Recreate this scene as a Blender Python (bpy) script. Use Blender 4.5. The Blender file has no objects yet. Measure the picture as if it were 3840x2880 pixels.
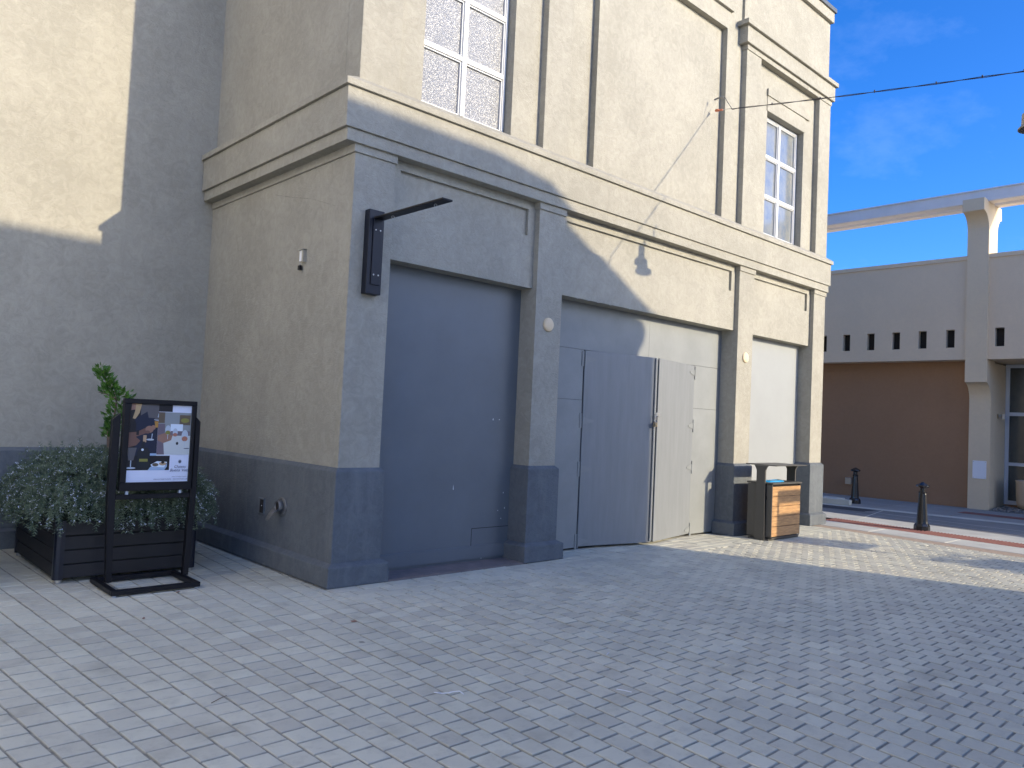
import bpy, math, random
from math import radians as R, sin, cos, pi
from mathutils import Vector, Matrix
random.seed(7)
S = bpy.context.scene

# ---------------------------------------------------------------- camera
yaw, pit, rol = 0.751182653, 0.0439995022, 0.0465019235
fw = Vector((sin(yaw)*cos(pit), cos(yaw)*cos(pit), sin(pit)))
rt = Vector((cos(yaw), -sin(yaw), 0)); up = rt.cross(fw)
rt2 = rt*cos(rol)+up*sin(rol); up2 = -rt*sin(rol)+up*cos(rol)
cam = bpy.data.cameras.new('camera'); co = bpy.data.objects.new('camera', cam); S.collection.objects.link(co)
m = Matrix((rt2, up2, -fw)).transposed().to_4x4(); m.translation = Vector((-3.5179708, -5.98553447, 1.55)); co.matrix_world = m
cam.sensor_width = 36; cam.sensor_fit = 'HORIZONTAL'; cam.lens = 2912.07/3840*36; cam.clip_start = .05; cam.clip_end = 2000
S.camera = co
# ---------------------------------------------------------------- sky, sun, exposure
SUN = Vector((.32, -1, .32)).normalized()
w = bpy.data.worlds.new('World'); S.world = w; w.use_nodes = True
nt = w.node_tree; bg = nt.nodes['Background']
sky = nt.nodes.new('ShaderNodeTexSky'); sky.sky_type = 'NISHITA'; sky.sun_disc = False
sky.sun_elevation = math.asin(SUN.z); sky.sun_rotation = math.atan2(SUN.x, SUN.y)
sky.air_density = 0.66; sky.dust_density = 1.6; sky.ozone_density = 5.0; sky.altitude = 0
# thin cirrus wisps in the sky
tc = nt.nodes.new('ShaderNodeTexCoord'); mp = nt.nodes.new('ShaderNodeMapping'); mp.inputs['Scale'].default_value = (1.2, 3.0, 5.0); mp.inputs['Rotation'].default_value = (.3, .2, .6)
nz = nt.nodes.new('ShaderNodeTexNoise'); nz.inputs['Scale'].default_value = 2.1; nz.inputs['Detail'].default_value = 7; nz.inputs['Roughness'].default_value = .62
rp = nt.nodes.new('ShaderNodeValToRGB'); rp.color_ramp.elements[0].position = .58; rp.color_ramp.elements[1].position = .95
rp.color_ramp.elements[0].color = (0, 0, 0, 1); rp.color_ramp.elements[1].color = (.06, .06, .06, 1)
mx = nt.nodes.new('ShaderNodeMixRGB'); mx.inputs[2].default_value = (7.0, 8.0, 9.5, 1)
nt.links.new(tc.outputs['Generated'], mp.inputs[0]); nt.links.new(mp.outputs[0], nz.inputs[0]); nt.links.new(nz.outputs[0], rp.inputs[0])
nt.links.new(rp.outputs[0], mx.inputs[0]); nt.links.new(sky.outputs[0], mx.inputs[1]); hs_ = nt.nodes.new('ShaderNodeHueSaturation'); hs_.inputs['Saturation'].default_value = 1.2; hs_.inputs['Hue'].default_value = .508
nt.links.new(mx.outputs[0], hs_.inputs['Color']); nt.links.new(hs_.outputs[0], bg.inputs[0])
bg.inputs[1].default_value = 0.15
ld = bpy.data.lights.new('sun', 'SUN'); ld.energy = 2.05; ld.angle = R(.5); ld.color = (1, .86, .63)
lo = bpy.data.objects.new('sun', ld); S.collection.objects.link(lo); lo.rotation_euler = SUN.to_track_quat('Z', 'Y').to_euler(); lo.location = (5, -20, 20)
S.view_settings.view_transform = 'Standard'; S.view_settings.look = 'None'; S.view_settings.exposure = 1.48; S.view_settings.gamma = 1

# ================================================================ materials
def newmat(name):
    m = bpy.data.materials.new(name); m.use_nodes = True
    return m, m.node_tree, m.node_tree.nodes['Principled BSDF']
def mat(name, col, rough=.6, metal=0, spec=.5, var=.0, vscale=3.0, bump=0, bscale=80, stretch=(1, 1, 1), var2=None, coat=0, bdist=.01):
    m, t, b = newmat(name)
    b.inputs['Base Color'].default_value = (*col, 1); b.inputs['Roughness'].default_value = rough; b.inputs['Metallic'].default_value = metal
    b.inputs['Specular IOR Level'].default_value = spec; b.inputs['Coat Weight'].default_value = coat
    if var or bump:
        tc = t.nodes.new('ShaderNodeTexCoord'); mp = t.nodes.new('ShaderNodeMapping'); mp.inputs['Scale'].default_value = stretch
        t.links.new(tc.outputs['Object'], mp.inputs[0])
    if var:
        n = t.nodes.new('ShaderNodeTexNoise'); n.inputs['Scale'].default_value = vscale; n.inputs['Detail'].default_value = 8; n.inputs['Roughness'].default_value = .65
        r = t.nodes.new('ShaderNodeValToRGB'); r.color_ramp.elements[0].position = .3; r.color_ramp.elements[1].position = .7
        c2 = var2 or tuple(c*(1-var) for c in col)
        r.color_ramp.elements[0].color = (*c2, 1); r.color_ramp.elements[1].color = (*[min(1, c*(1+var*.6)) for c in col], 1)
        t.links.new(mp.outputs[0], n.inputs[0]); t.links.new(n.outputs[0], r.inputs[0]); t.links.new(r.outputs[0], b.inputs['Base Color'])
    if bump:
        n2 = t.nodes.new('ShaderNodeTexNoise'); n2.inputs['Scale'].default_value = bscale; n2.inputs['Detail'].default_value = 5
        bp = t.nodes.new('ShaderNodeBump'); bp.inputs['Strength'].default_value = bump; bp.inputs['Distance'].default_value = bdist
        t.links.new(mp.outputs[0], n2.inputs[0]); t.links.new(n2.outputs[0], bp.inputs['Height']); t.links.new(bp.outputs[0], b.inputs['Normal'])
    return m
def stucco(name, c1, c2, bump=.5, dirt=None, streak=0.0, seed=0.0):
    """troweled stucco: broad cloudy tone, worm-like trowel marks, fine grain; optional stains"""
    m, t, b = newmat(name); N = t.nodes.new; L = t.links.new
    b.inputs['Roughness'].default_value = .85; b.inputs['Specular IOR Level'].default_value = .25
    tc = N('ShaderNodeTexCoord'); mp = N('ShaderNodeMapping'); mp.inputs['Location'].default_value = (seed, seed*.7, seed*1.3)
    L(tc.outputs['Object'], mp.inputs[0])
    n1 = N('ShaderNodeTexNoise'); n1.inputs['Scale'].default_value = 1.1; n1.inputs['Detail'].default_value = 6; n1.inputs['Roughness'].default_value = .6
    n2 = N('ShaderNodeTexNoise'); n2.inputs['Scale'].default_value = 9; n2.inputs['Detail'].default_value = 6; n2.inputs['Roughness'].default_value = .7; n2.inputs['Distortion'].default_value = 1.4
    add = N('ShaderNodeMath'); add.operation = 'MULTIPLY_ADD'; add.inputs[1].default_value = .55
    L(mp.outputs[0], n1.inputs[0]); L(mp.outputs[0], n2.inputs[0]); L(n2.outputs[0], add.inputs[0])
    sc = N('ShaderNodeMath'); sc.operation = 'MULTIPLY'; sc.inputs[1].default_value = .45; L(n1.outputs[0], sc.inputs[0]); L(sc.outputs[0], add.inputs[2])
    r = N('ShaderNodeValToRGB'); r.color_ramp.elements[0].position = .41; r.color_ramp.elements[1].position = .60
    r.color_ramp.elements[0].color = (*c2, 1); r.color_ramp.elements[1].color = (*c1, 1); L(add.outputs[0], r.inputs[0])
    last = r.outputs[0]
    if dirt:
        mp2 = N('ShaderNodeMapping'); mp2.inputs['Scale'].default_value = (6, 6, .8); L(tc.outputs['Object'], mp2.inputs[0])
        n4 = N('ShaderNodeTexNoise'); n4.inputs['Scale'].default_value = 1.3; n4.inputs['Detail'].default_value = 7; n4.inputs['Roughness'].default_value = .7; L(mp2.outputs[0], n4.inputs[0])
        r4 = N('ShaderNodeValToRGB'); r4.color_ramp.elements[0].position = .5; r4.color_ramp.elements[1].position = .72
        r4.color_ramp.elements[1].color = (streak, streak, streak, 1); L(n4.outputs[0], r4.inputs[0])
        mxx = N('ShaderNodeMixRGB'); mxx.inputs[2].default_value = (*dirt, 1); L(r4.outputs[0], mxx.inputs[0]); L(last, mxx.inputs[1]); last = mxx.outputs[0]
    L(last, b.inputs['Base Color'])
    n3 = N('ShaderNodeTexNoise'); n3.inputs['Scale'].default_value = 170; n3.inputs['Detail'].default_value = 3; L(mp.outputs[0], n3.inputs[0])
    mp5 = N('ShaderNodeMapping'); mp5.inputs['Scale'].default_value = (1, 1, 1.8); L(mp.outputs[0], mp5.inputs[0])
    n5 = N('ShaderNodeTexNoise'); n5.inputs['Scale'].default_value = 16; n5.inputs['Detail'].default_value = 5; n5.inputs['Distortion'].default_value = 2.2; L(mp5.outputs[0], n5.inputs[0])
    b1 = N('ShaderNodeBump'); b1.inputs['Strength'].default_value = bump; b1.inputs['Distance'].default_value = .012; L(n5.outputs[0], b1.inputs['Height'])
    b2 = N('ShaderNodeBump'); b2.inputs['Strength'].default_value = bump*.7; b2.inputs['Distance'].default_value = .004; L(n3.outputs[0], b2.inputs['Height']); L(b1.outputs[0], b2.inputs['Normal'])
    L(b2.outputs[0], b.inputs['Normal'])
    return m
M = {}
M['stucco'] = stucco('stucco_cream', (.375, .353, .288), (.300, .283, .230), .55, dirt=(.27, .25, .20), streak=.25)
M['dado'] = stucco('stucco_dado', (.142, .156, .162), (.108, .12, .127), .6, dirt=(.19, .195, .20), streak=.5)
M['far_cream'] = stucco('stucco_far_cream', (.72, .58, .385), (.68, .55, .365), .15)
M['far_fascia'] = stucco('stucco_far_fascia', (.74, .59, .40), (.70, .56, .38), .12)
M['brown'] = stucco('stucco_brown', (.36, .205, .11), (.335, .19, .10), .12)
M['panel'] = mat('painted_panel', (.128, .142, .150), .5, var=.10, vscale=2, bump=.04, bscale=60)
M['panel_light'] = mat('painted_panel_light', (.30, .31, .30), .55, var=.06, vscale=1.5)
M['plywood'] = mat('painted_plywood', (.20, .21, .21), .6, var=.11, vscale=3.2, stretch=(4, 4, .45), bump=.15, bscale=30, bdist=.006)
M['ply_trim'] = mat('painted_plywood_flat', (.225, .235, .225), .6, var=.12, vscale=2, bump=.1, bscale=40)
M['black'] = mat('black_metal', (.006, .006, .008), .45, 0, .3, bump=.03, bscale=200)
M['gloss_black'] = mat('gloss_black_iron', (.008, .009, .012), .25, 0, .6)
M['black_box'] = mat('black_enamel', (.009, .011, .018), .42, 0, .35)
M['slot'] = mat('dark_recess', (.02, .017, .014), .9)
M['white_frame'] = mat('white_paint', (.66, .66, .64), .4, var=.04, vscale=4)
M['steel'] = mat('steel', (.5, .5, .48), .35, .9, var=.1)
M['spout'] = mat('weathered_spout', (.20, .20, .195), .5, .5, var=.4, vscale=20)
M['alu'] = mat('window_aluminium', (.42, .47, .54), .4, .3)
M['wood'] = mat('varnished_slats', (.46, .27, .12), .42, 0, .4, var=.45, vscale=5, stretch=(1.2, 1, 9), bump=.1, bscale=60, var2=(.28, .15, .065))
M['bin_steel'] = mat('bin_steel', (.095, .09, .078), .5, .3, .5)
M['bag'] = mat('blue_liner', (.02, .30, .62), .35)
M['rust'] = mat('red_paver', (.28, .085, .06), .8, var=.25, vscale=14)
M['beam'] = mat('beam_white', (.80, .76, .70), .6, var=.08, vscale=2)
M['plaque'] = mat('white_plaque', (.78, .80, .82), .3)
M['gravel'] = mat('gravel_stone', (.20, .195, .18), .9, var=.55, vscale=22)
M['pot'] = mat('pot_cast_stone', (.56, .45, .32), .8, var=.1, vscale=6, bump=.1)
M['rubber'] = mat('foot_grey', (.4, .4, .38), .5)
M['orange'] = mat('insulator_orange', (.55, .16, .07), .45)
M['greyins'] = mat('insulator_grey', (.25, .24, .20), .5)
M['cable'] = mat('cable_black', (.03, .028, .04), .45)
M['lampcase'] = mat('lamp_casing', (.30, .27, .21), .5, .2)
M['lampdark'] = mat('lamp_lens', (.05, .05, .05), .3)
M['capmetal'] = mat('parapet_flashing', (.10, .11, .11), .45, .5)
M['bark'] = mat('bark', (.16, .115, .08), .9, var=.3, vscale=25, bump=.4, bscale=40)
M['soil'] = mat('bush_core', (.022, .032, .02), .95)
M['planter_board'] = mat('planter_board', (.010, .009, .010), .6, var=.3, vscale=6, stretch=(1, 1, 8), bump=.1, bscale=60)
M['planter_post'] = mat('planter_post', (.006, .008, .016), .35)
M['brass'] = mat('brass', (.45, .36, .22), .35, .8)
M['doorstep'] = mat('doorstep_concrete', (.20, .165, .15), .8, var=.25, vscale=7, bump=.2, bscale=90)
M['leafdry'] = mat('dry_leaf', (.22, .10, .06), .7)
M['whitebit'] = mat('white_wire', (.75, .75, .75), .4)
M['bitumen'] = mat('roofing', (.12, .12, .12), .9)
def mat_concrete(name, c1, c2, sc=2.0, joints=None):
    m = mat(name, c1, .85, spec=.3, var=.2, vscale=sc, var2=c2, bump=.25, bscale=120)
    return m
M['concrete'] = mat_concrete('kerb_concrete', (.58, .555, .46), (.50, .48, .395))
M['sidewalk'] = mat_concrete('sidewalk_concrete', (.34, .325, .285), (.29, .275, .245), 1.2)
M['road'] = mat_concrete('road_surface', (.25, .24, .22), (.18, .175, .16), .8)
M['asphalt'] = mat_concrete('asphalt', (.075, .075, .075), (.055, .055, .055), 3)
M['tan'] = mat_concrete('tan_band', (.46, .35, .25), (.38, .29, .20), 12)
M['joint'] = mat('joint_sand', (.31, .295, .24), .95, var=.5, vscale=14)
M['ground'] = mat_concrete('ground', (.28, .26, .23), (.24, .22, .2), .3)
def leafmat(name, ca, cb, rough=.5, scale=7):
    m, t, b = newmat(name); N = t.nodes.new; L = t.links.new
    tc = N('ShaderNodeTexCoord'); n = N('ShaderNodeTexNoise'); n.inputs['Scale'].default_value = scale; n.inputs['Detail'].default_value = 4
    r = N('ShaderNodeValToRGB'); r.color_ramp.elements[0].position = .35; r.color_ramp.elements[1].position = .65
    r.color_ramp.elements[0].color = (*ca, 1); r.color_ramp.elements[1].color = (*cb, 1)
    L(tc.outputs['Object'], n.inputs[0]); L(n.outputs[0], r.inputs[0]); L(r.outputs[0], b.inputs['Base Color'])
    b.inputs['Roughness'].default_value = rough
    return m
M['rosemary'] = leafmat('rosemary_needles', (.060, .092, .055), (.155, .20, .125), .6, 9)
M['flower'] = mat('rosemary_flowers', (.55, .60, .70), .6)
M['leaf'] = leafmat('shrub_leaves', (.035, .10, .015), (.12, .25, .04), .35, 14)
# pavers: tone per stone comes from a mesh attribute
def pavermat():
    m, t, b = newmat('concrete_pavers'); N = t.nodes.new; L = t.links.new
    at = N('ShaderNodeAttribute'); at.attribute_name = 'tone'
    r = N('ShaderNodeValToRGB'); e = r.color_ramp.elements
    e[0].position = 0; e[0].color = (.52, .495, .395, 1); e[1].position = 1; e[1].color = (.66, .64, .50, 1)
    k = e.new(.5); k.color = (.60, .575, .45, 1)
    L(at.outputs['Fac'], r.inputs[0])
    tc = N('ShaderNodeTexCoord'); n = N('ShaderNodeTexNoise'); n.inputs['Scale'].default_value = .7; n.inputs['Detail'].default_value = 7; L(tc.outputs['Object'], n.inputs[0])
    r2 = N('ShaderNodeValToRGB'); r2.color_ramp.elements[0].position = .3; r2.color_ramp.elements[1].position = .7; r2.color_ramp.elements[0].color = (.86, .87, .88, 1); r2.color_ramp.elements[1].color = (1.08, 1.06, 1.04, 1)
    L(n.outputs[0], r2.inputs[0])
    mm = N('ShaderNodeMixRGB'); mm.blend_type = 'MULTIPLY'; mm.inputs[0].default_value = 1; L(r.outputs[0], mm.inputs[1]); L(r2.outputs[0], mm.inputs[2])
    n3 = N('ShaderNodeTexNoise'); n3.inputs['Scale'].default_value = 9; n3.inputs['Detail'].default_value = 8; n3.inputs['Roughness'].default_value = .75; L(tc.outputs['Object'], n3.inputs[0])
    r3 = N('ShaderNodeValToRGB'); r3.color_ramp.elements[0].position = .28; r3.color_ramp.elements[1].position = .5; r3.color_ramp.elements[0].color = (.80, .80, .80, 1); L(n3.outputs[0], r3.inputs[0])
    m2 = N('ShaderNodeMixRGB'); m2.blend_type = 'MULTIPLY'; m2.inputs[0].default_value = 1; L(mm.outputs[0], m2.inputs[1]); L(r3.outputs[0], m2.inputs[2])
    vo = N('ShaderNodeTexVoronoi'); vo.inputs['Scale'].default_value = 1.7; nd_ = N('ShaderNodeTexNoise'); nd_.inputs['Scale'].default_value = 18; L(tc.outputs['Object'], nd_.inputs[0])
    vm = N('ShaderNodeMixRGB'); vm.inputs[0].default_value = .03; L(tc.outputs['Object'], vm.inputs[1]); L(nd_.outputs[1], vm.inputs[2]); L(vm.outputs[0], vo.inputs[0])
    r5 = N('ShaderNodeValToRGB'); r5.color_ramp.elements[0].position = .028; r5.color_ramp.elements[1].position = .045; r5.color_ramp.elements[0].color = (.42, .42, .42, 1); L(vo.outputs['Distance'], r5.inputs[0])
    n6 = N('ShaderNodeTexNoise'); n6.inputs['Scale'].default_value = 2.3; n6.inputs['Detail'].default_value = 6; L(tc.outputs['Object'], n6.inputs[0])
    r6 = N('ShaderNodeValToRGB'); r6.color_ramp.elements[0].position = .30; r6.color_ramp.elements[1].position = .42; r6.color_ramp.elements[0].color = (.82, .81, .80, 1); L(n6.outputs[0], r6.inputs[0])
    m3 = N('ShaderNodeMixRGB'); m3.blend_type = 'MULTIPLY'; m3.inputs[0].default_value = 1; L(m2.outputs[0], m3.inputs[1]); L(r5.outputs[0], m3.inputs[2])
    m4 = N('ShaderNodeMixRGB'); m4.blend_type = 'MULTIPLY'; m4.inputs[0].default_value = 1; L(m3.outputs[0], m4.inputs[1]); L(r6.outputs[0], m4.inputs[2])
    ag = N('ShaderNodeAttribute'); ag.attribute_name = 'lower_edge'
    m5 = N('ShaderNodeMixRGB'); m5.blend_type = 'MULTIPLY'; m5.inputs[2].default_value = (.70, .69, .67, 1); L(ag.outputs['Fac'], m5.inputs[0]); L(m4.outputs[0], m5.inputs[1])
    L(m5.outputs[0], b.inputs['Base Color'])
    n2 = N('ShaderNodeTexNoise'); n2.inputs['Scale'].default_value = 230; n2.inputs['Detail'].default_value = 4; L(tc.outputs['Object'], n2.inputs[0])
    bp = N('ShaderNodeBump'); bp.inputs['Strength'].default_value = .35; bp.inputs['Distance'].default_value = .003; L(n2.outputs[0], bp.inputs['Height']); L(bp.outputs[0], b.inputs['Normal'])
    b.inputs['Roughness'].default_value = .8; b.inputs['Specular IOR Level'].default_value = .35
    return m
M['paver'] = pavermat()
def tactile():
    m, t, b = newmat('tactile_red'); N = t.nodes.new; L = t.links.new
    b.inputs['Base Color'].default_value = (.26, .10, .075, 1); b.inputs['Roughness'].default_value = .7
    return m
M['tactile'] = tactile()
def obscure_glass():
    m, t, b = newmat('obscure_glass'); N = t.nodes.new; L = t.links.new
    tc = N('ShaderNodeTexCoord'); v = N('ShaderNodeTexVoronoi'); v.inputs['Scale'].default_value = 85; v.inputs['Randomness'].default_value = 1; L(tc.outputs['Object'], v.inputs[0])
    n = N('ShaderNodeTexNoise'); n.inputs['Scale'].default_value = 45; n.inputs['Detail'].default_value = 3; L(tc.outputs['Object'], n.inputs[0])
    a = N('ShaderNodeMath'); a.operation = 'ADD'; L(v.outputs['Distance'], a.inputs[0]); L(n.outputs[0], a.inputs[1])
    bp = N('ShaderNodeBump'); bp.inputs['Strength'].default_value = 1; bp.inputs['Distance'].default_value = .0035; L(a.outputs[0], bp.inputs['Height']); L(bp.outputs[0], b.inputs['Normal'])
    b.inputs['Base Color'].default_value = (.20, .205, .215, 1); b.inputs['Roughness'].default_value = .24; b.inputs['Metallic'].default_value = .0; b.inputs['Specular IOR Level'].default_value = .6
    return m
M['obscure'] = obscure_glass()
def clear_glass(name, base, dust):
    m, t, b = newmat(name); N = t.nodes.new; L = t.links.new
    tc = N('ShaderNodeTexCoord'); n = N('ShaderNodeTexNoise'); n.inputs['Scale'].default_value = 5; n.inputs['Detail'].default_value = 8; n.inputs['Roughness'].default_value = .75; L(tc.outputs['Object'], n.inputs[0])
    r = N('ShaderNodeValToRGB'); r.color_ramp.elements[0].position = .35; r.color_ramp.elements[1].position = .75
    r.color_ramp.elements[0].color = (*base, 1); r.color_ramp.elements[1].color = (*dust, 1); L(n.outputs[0], r.inputs[0]); L(r.outputs[0], b.inputs['Base Color'])
    b.inputs['Roughness'].default_value = .12; b.inputs['Specular IOR Level'].default_value = .9; b.inputs['Coat Weight'].default_value = .5; b.inputs['Coat Roughness'].default_value = .02
    return m
M['glass'] = clear_glass('dusty_glass', (.13, .16, .20), (.27, .26, .21))
M['doorglass'] = clear_glass('door_glass', (.028, .038, .04), (.045, .055, .055))

# ================================================================ mesh helpers
class MB:
    def __init__(s): s.v = []; s.f = []; s.mi = []
    def add(s, vs, fs, k=0):
        n = len(s.v); s.v += [tuple(v) for v in vs]; s.f += [tuple(i+n for i in f) for f in fs]; s.mi += [k]*len(fs); return s
    def box(s, x0, x1, y0, y1, z0, z1, k=0, bev=0):
        if bev:
            return s.prism([(x0, y0), (x1, y0), (x1, y1), (x0, y1)], z0, z1, k, bev)
        vs = [(x, y, z) for z in (z0, z1) for x, y in ((x0, y0), (x1, y0), (x1, y1), (x0, y1))]
        return s.add(vs, [(3, 2, 1, 0), (4, 5, 6, 7), (0, 1, 5, 4), (1, 2, 6, 5), (2, 3, 7, 6), (3, 0, 4, 7)], k)
    def prism(s, poly, z0, z1, k=0, bev=0, inset=None, ztop=None):
        n = len(poly)
        cx = sum(p[0] for p in poly)/n; cy = sum(p[1] for p in poly)/n
        rings = [(poly, z0), (poly, z1)]
        if bev: rings = [(poly, z0), (poly, z1-bev), ([(p[0]+(bev if p[0] < cx else -bev), p[1]+(bev if p[1] < cy else -bev)) for p in poly], z1)]
        if inset: rings = [(poly, z0), (poly, z1), (inset, ztop)]
        return s.rings([[(p[0], p[1], z) for p in q] for q, z in rings], k)
    def rings(s, rr, k=0, cap=True):
        n = len(rr[0]); vs = [p for r in rr for p in r]; fs = []
        for a in range(len(rr)-1):
            for i in range(n): fs.append((a*n+i, a*n+(i+1) % n, (a+1)*n+(i+1) % n, (a+1)*n+i))
        if cap: fs += [tuple(range(n-1, -1, -1)), tuple((len(rr)-1)*n+i for i in range(n))]
        return s.add(vs, fs, k)
    def extr(s, prof, axis, a, b, k=0):
        """profile of (u,w) extruded along axis 'y' (u=x,w=z) or 'x' (u=y,w=z)"""
        f = (lambda u, w_, t: (u, t, w_)) if axis == 'y' else (lambda u, w_, t: (t, u, w_))
        return s.rings([[f(u, z, a) for u, z in prof], [f(u, z, b) for u, z in prof]], k)
    def tube(s, pts, r, n=8, k=0):
        pts = [Vector(p) for p in pts]; rr = []
        rad = r if isinstance(r, (list, tuple)) else [r]*len(pts)
        for i, p in enumerate(pts):
            d = (pts[min(i+1, len(pts)-1)]-pts[max(i-1, 0)]).normalized()
            a = d.cross(Vector((0, 0, 1)) if abs(d.z) < .95 else Vector((1, 0, 0))).normalized(); b = d.cross(a)
            rr.append([tuple(p+a*cos(2*pi*j/n)*rad[i]+b*sin(2*pi*j/n)*rad[i]) for j in range(n)])
        return s.rings(rr, k)
    def lathe(s, c, prof, n=24, k=0, flute=0, axis='z'):
        rr = []
        for r, z in prof:
            ring = []
            for j in range(n):
                a = 2*pi*j/n+pi/n; q = r*(1-flute*(j % 2))
                x, y = q*cos(a), q*sin(a)
                ring.append((c[0]+x, c[1]+y, c[2]+z) if axis == 'z' else ((c[0]+z, c[1]+x, c[2]+y) if axis == 'x' else (c[0]+x, c[1]+z, c[2]+y)))
            rr.append(ring)
        return s.rings(rr, k)
def woff(o):
    v = Vector((0, 0, 0))
    while o is not None: v += Vector(o.location); o = o.parent
    return v
def part(name, mb, mats, parent=None, smooth=False, loc=None, label=None):
    off = woff(parent) + (Vector(loc) if loc else Vector((0, 0, 0)))
    me = bpy.data.meshes.new(name); me.from_pydata([(v[0]-off.x, v[1]-off.y, v[2]-off.z) for v in mb.v], [], mb.f)
    if not isinstance(mats, (list, tuple)): mats = [mats]
    for q in mats: me.materials.append(q)
    for p, k in zip(me.polygons, mb.mi): p.material_index = k; p.use_smooth = smooth
    me.update()
    o = bpy.data.objects.new(name, me); S.collection.objects.link(o)
    if loc: o.location = loc
    if parent: o.parent = parent
    if label: o['label'] = label
    return o
def thing(name, label, cat, loc=(0, 0, 0), group=None):
    o = bpy.data.objects.new(name, None); o.empty_display_size = .2; S.collection.objects.link(o); o.location = loc
    return tag(o, label, cat, group)
def tag(o, label, cat, group=None):
    o['label'] = label; o['category'] = cat
    if group: o['group'] = group
    return o
def struct(name, mb, mats, kind='structure'):
    o = part(name, mb, mats); o['kind'] = kind; return o
def bevel(o, wdt=.004, seg=1):
    md = o.modifiers.new('bevel', 'BEVEL'); md.width = wdt; md.segments = seg; md.limit_method = 'ANGLE'; md.angle_limit = R(40); return o

# ================================================================ ground
g = MB(); g.add([(-300, -300, -.03), (300, -300, -.03), (300, 300, -.03), (-300, 300, -.03)], [(0, 1, 2, 3)]); struct('ground', g, M['ground'])
XT = lambda y: 9.06+.105*y          # outer edge of the pavers
XC = lambda y: 9.36+.085*y          # tan band / concrete
XR = lambda y: 10.06+.085*y         # concrete / red tactile
XS = lambda y: 10.60+.075*y         # tactile / road
g = MB(); g.add([(-16, -16, -.0062), (9.3, -16, -.0062), (9.3, 3.4, -.0062), (-16, 3.4, -.0062)], [(0, 1, 2, 3)]); struct('paving_bed', g, M['joint'])
def clip(poly, a, b, c):            # keep a*x+b*y <= c
    out = []
    for i in range(len(poly)):
        p, q = poly[i], poly[(i+1) % len(poly)]
        dp, dq = a*p[0]+b*p[1]-c, a*q[0]+b*q[1]-c
        if dp <= 0: out.append(p)
        if dp*dq < 0:
            t = dp/(dp-dq); out.append((p[0]+(q[0]-p[0])*t, p[1]+(q[1]-p[1])*t))
    return out
pv = MB(); tones = []; edge_vals = []
def stone(poly, jn=.0052, ch=.0042):
    n = len(poly)
    if n < 3: return
    area = .5*sum(poly[i][0]*poly[(i+1) % n][1]-poly[(i+1) % n][0]*poly[i][1] for i in range(n))
    if area < .0012: return
    cx = sum(p[0] for p in poly)/n; cy = sum(p[1] for p in poly)/n
    jx = random.uniform(-.0015, .0015); jy = random.uniform(-.0015, .0015)
    def ins(d):
        # offset inward along both axes
        q = []
        for x, y in poly:
            dx, dy = x-cx, y-cy; s = max(abs(dx), abs(dy), 1e-5); ln = math.hypot(dx, dy)
            q.append((cx+dx*(1-d*1.41/ln)+jx, cy+dy*(1-d*1.41/ln)+jy))
        return q
    tx = random.gauss(0, .006); ty = random.gauss(0, .006); dz = random.gauss(0, .0009)
    Z = lambda p, z: z+dz+tx*(p[0]-cx)+ty*(p[1]-cy)
    a = ins(jn); b = ins(jn+ch)
    base = len(pv.v); nf = len(pv.f)
    pv.rings([[(p[0], p[1], -.019) for p in a], [(p[0], p[1], Z(p, -.0040)) for p in a], [(p[0], p[1], Z(p, 0)) for p in b]])
    pv.f.pop(-2); pv.mi.pop()                       # drop the underside
    t = min(1, max(0, random.gauss(.5, .22))); tones.extend([t]*(len(pv.v)-base)); edge_vals.extend([1.0]*(2*n)+[0.0]*n)  # lower edge rings of each stone are marked to be darker
B = .151
def gx(x):
    if x < -3.2: return -.135
    if x < -.6: return -.07+.0765*(x+2.3)
    if x < .6: return .06+.0417*(x+.6)
    return .11
def warp(x, y): return (x+gx(x)*(y+1.5), y)
for i in range(-70, 72):
    for j in range(-66, 26):
        x_, y_ = (i+.13)*B, (j+(.5 if i % 2 else 0))*B+.04
        cx, cy = warp(x_, y_)
        if cx < -9.5 or cy > 3.35 or cx > XT(cy)+.1: continue
        if cx > .1 and cy > -.34: continue
        h = B/2; jx_ = random.gauss(0, .0015)
        poly = [warp(x_+a, y_+b) for a, b in ((-h, -h), (h, -h), (h, h), (-h, h))]
        poly = clip(poly, 1, -.105, 9.06)
        if cy > -.60 and -.2 < cx:
            stone(clip(clip(poly, -1, 0, .02), 0, 1, -.455)); stone(clip(poly, 1, 0, -.02))
        else: stone(poly)
for r in range(3):                                   # soldier courses along the facade
    y1 = -.003-r*.151; y0 = y1-.151
    x = -.02+(0 if r % 2 == 0 else .15)
    if r % 2: stone([(-.02, y0), (.13, y0), (.13, y1), (-.02, y1)])
    while x < 9.0:
        stone(clip([(x, y0), (x+.302, y0), (x+.302, y1), (x, y1)], 1, -.105, 9.06)); x += .302
x = 2.99
while x < 6.55:
    stone([(x, 0), (x+.302, 0), (x+.302, .14), (x, .14)]); stone([(x-.15, .14), (x+.152, .14), (x+.152, .28), (x-.15, .28)]); x += .302
for x in [2.95+.302*k for k in range(12)]: stone([(x-.1, .28), (x+.202, .28), (x+.202, .37), (x-.1, .37)])
x = 7.2
while x < 8.9: stone([(x, 0), (x+.302, 0), (x+.302, .17), (x, .17)]); stone([(x, .17), (x+.302, .17), (x+.302, .34), (x, .34)]); x += .302
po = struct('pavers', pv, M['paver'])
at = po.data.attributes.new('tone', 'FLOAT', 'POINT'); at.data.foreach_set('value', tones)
at = po.data.attributes.new('lower_edge', 'FLOAT', 'POINT'); at.data.foreach_set('value', edge_vals)
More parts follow.
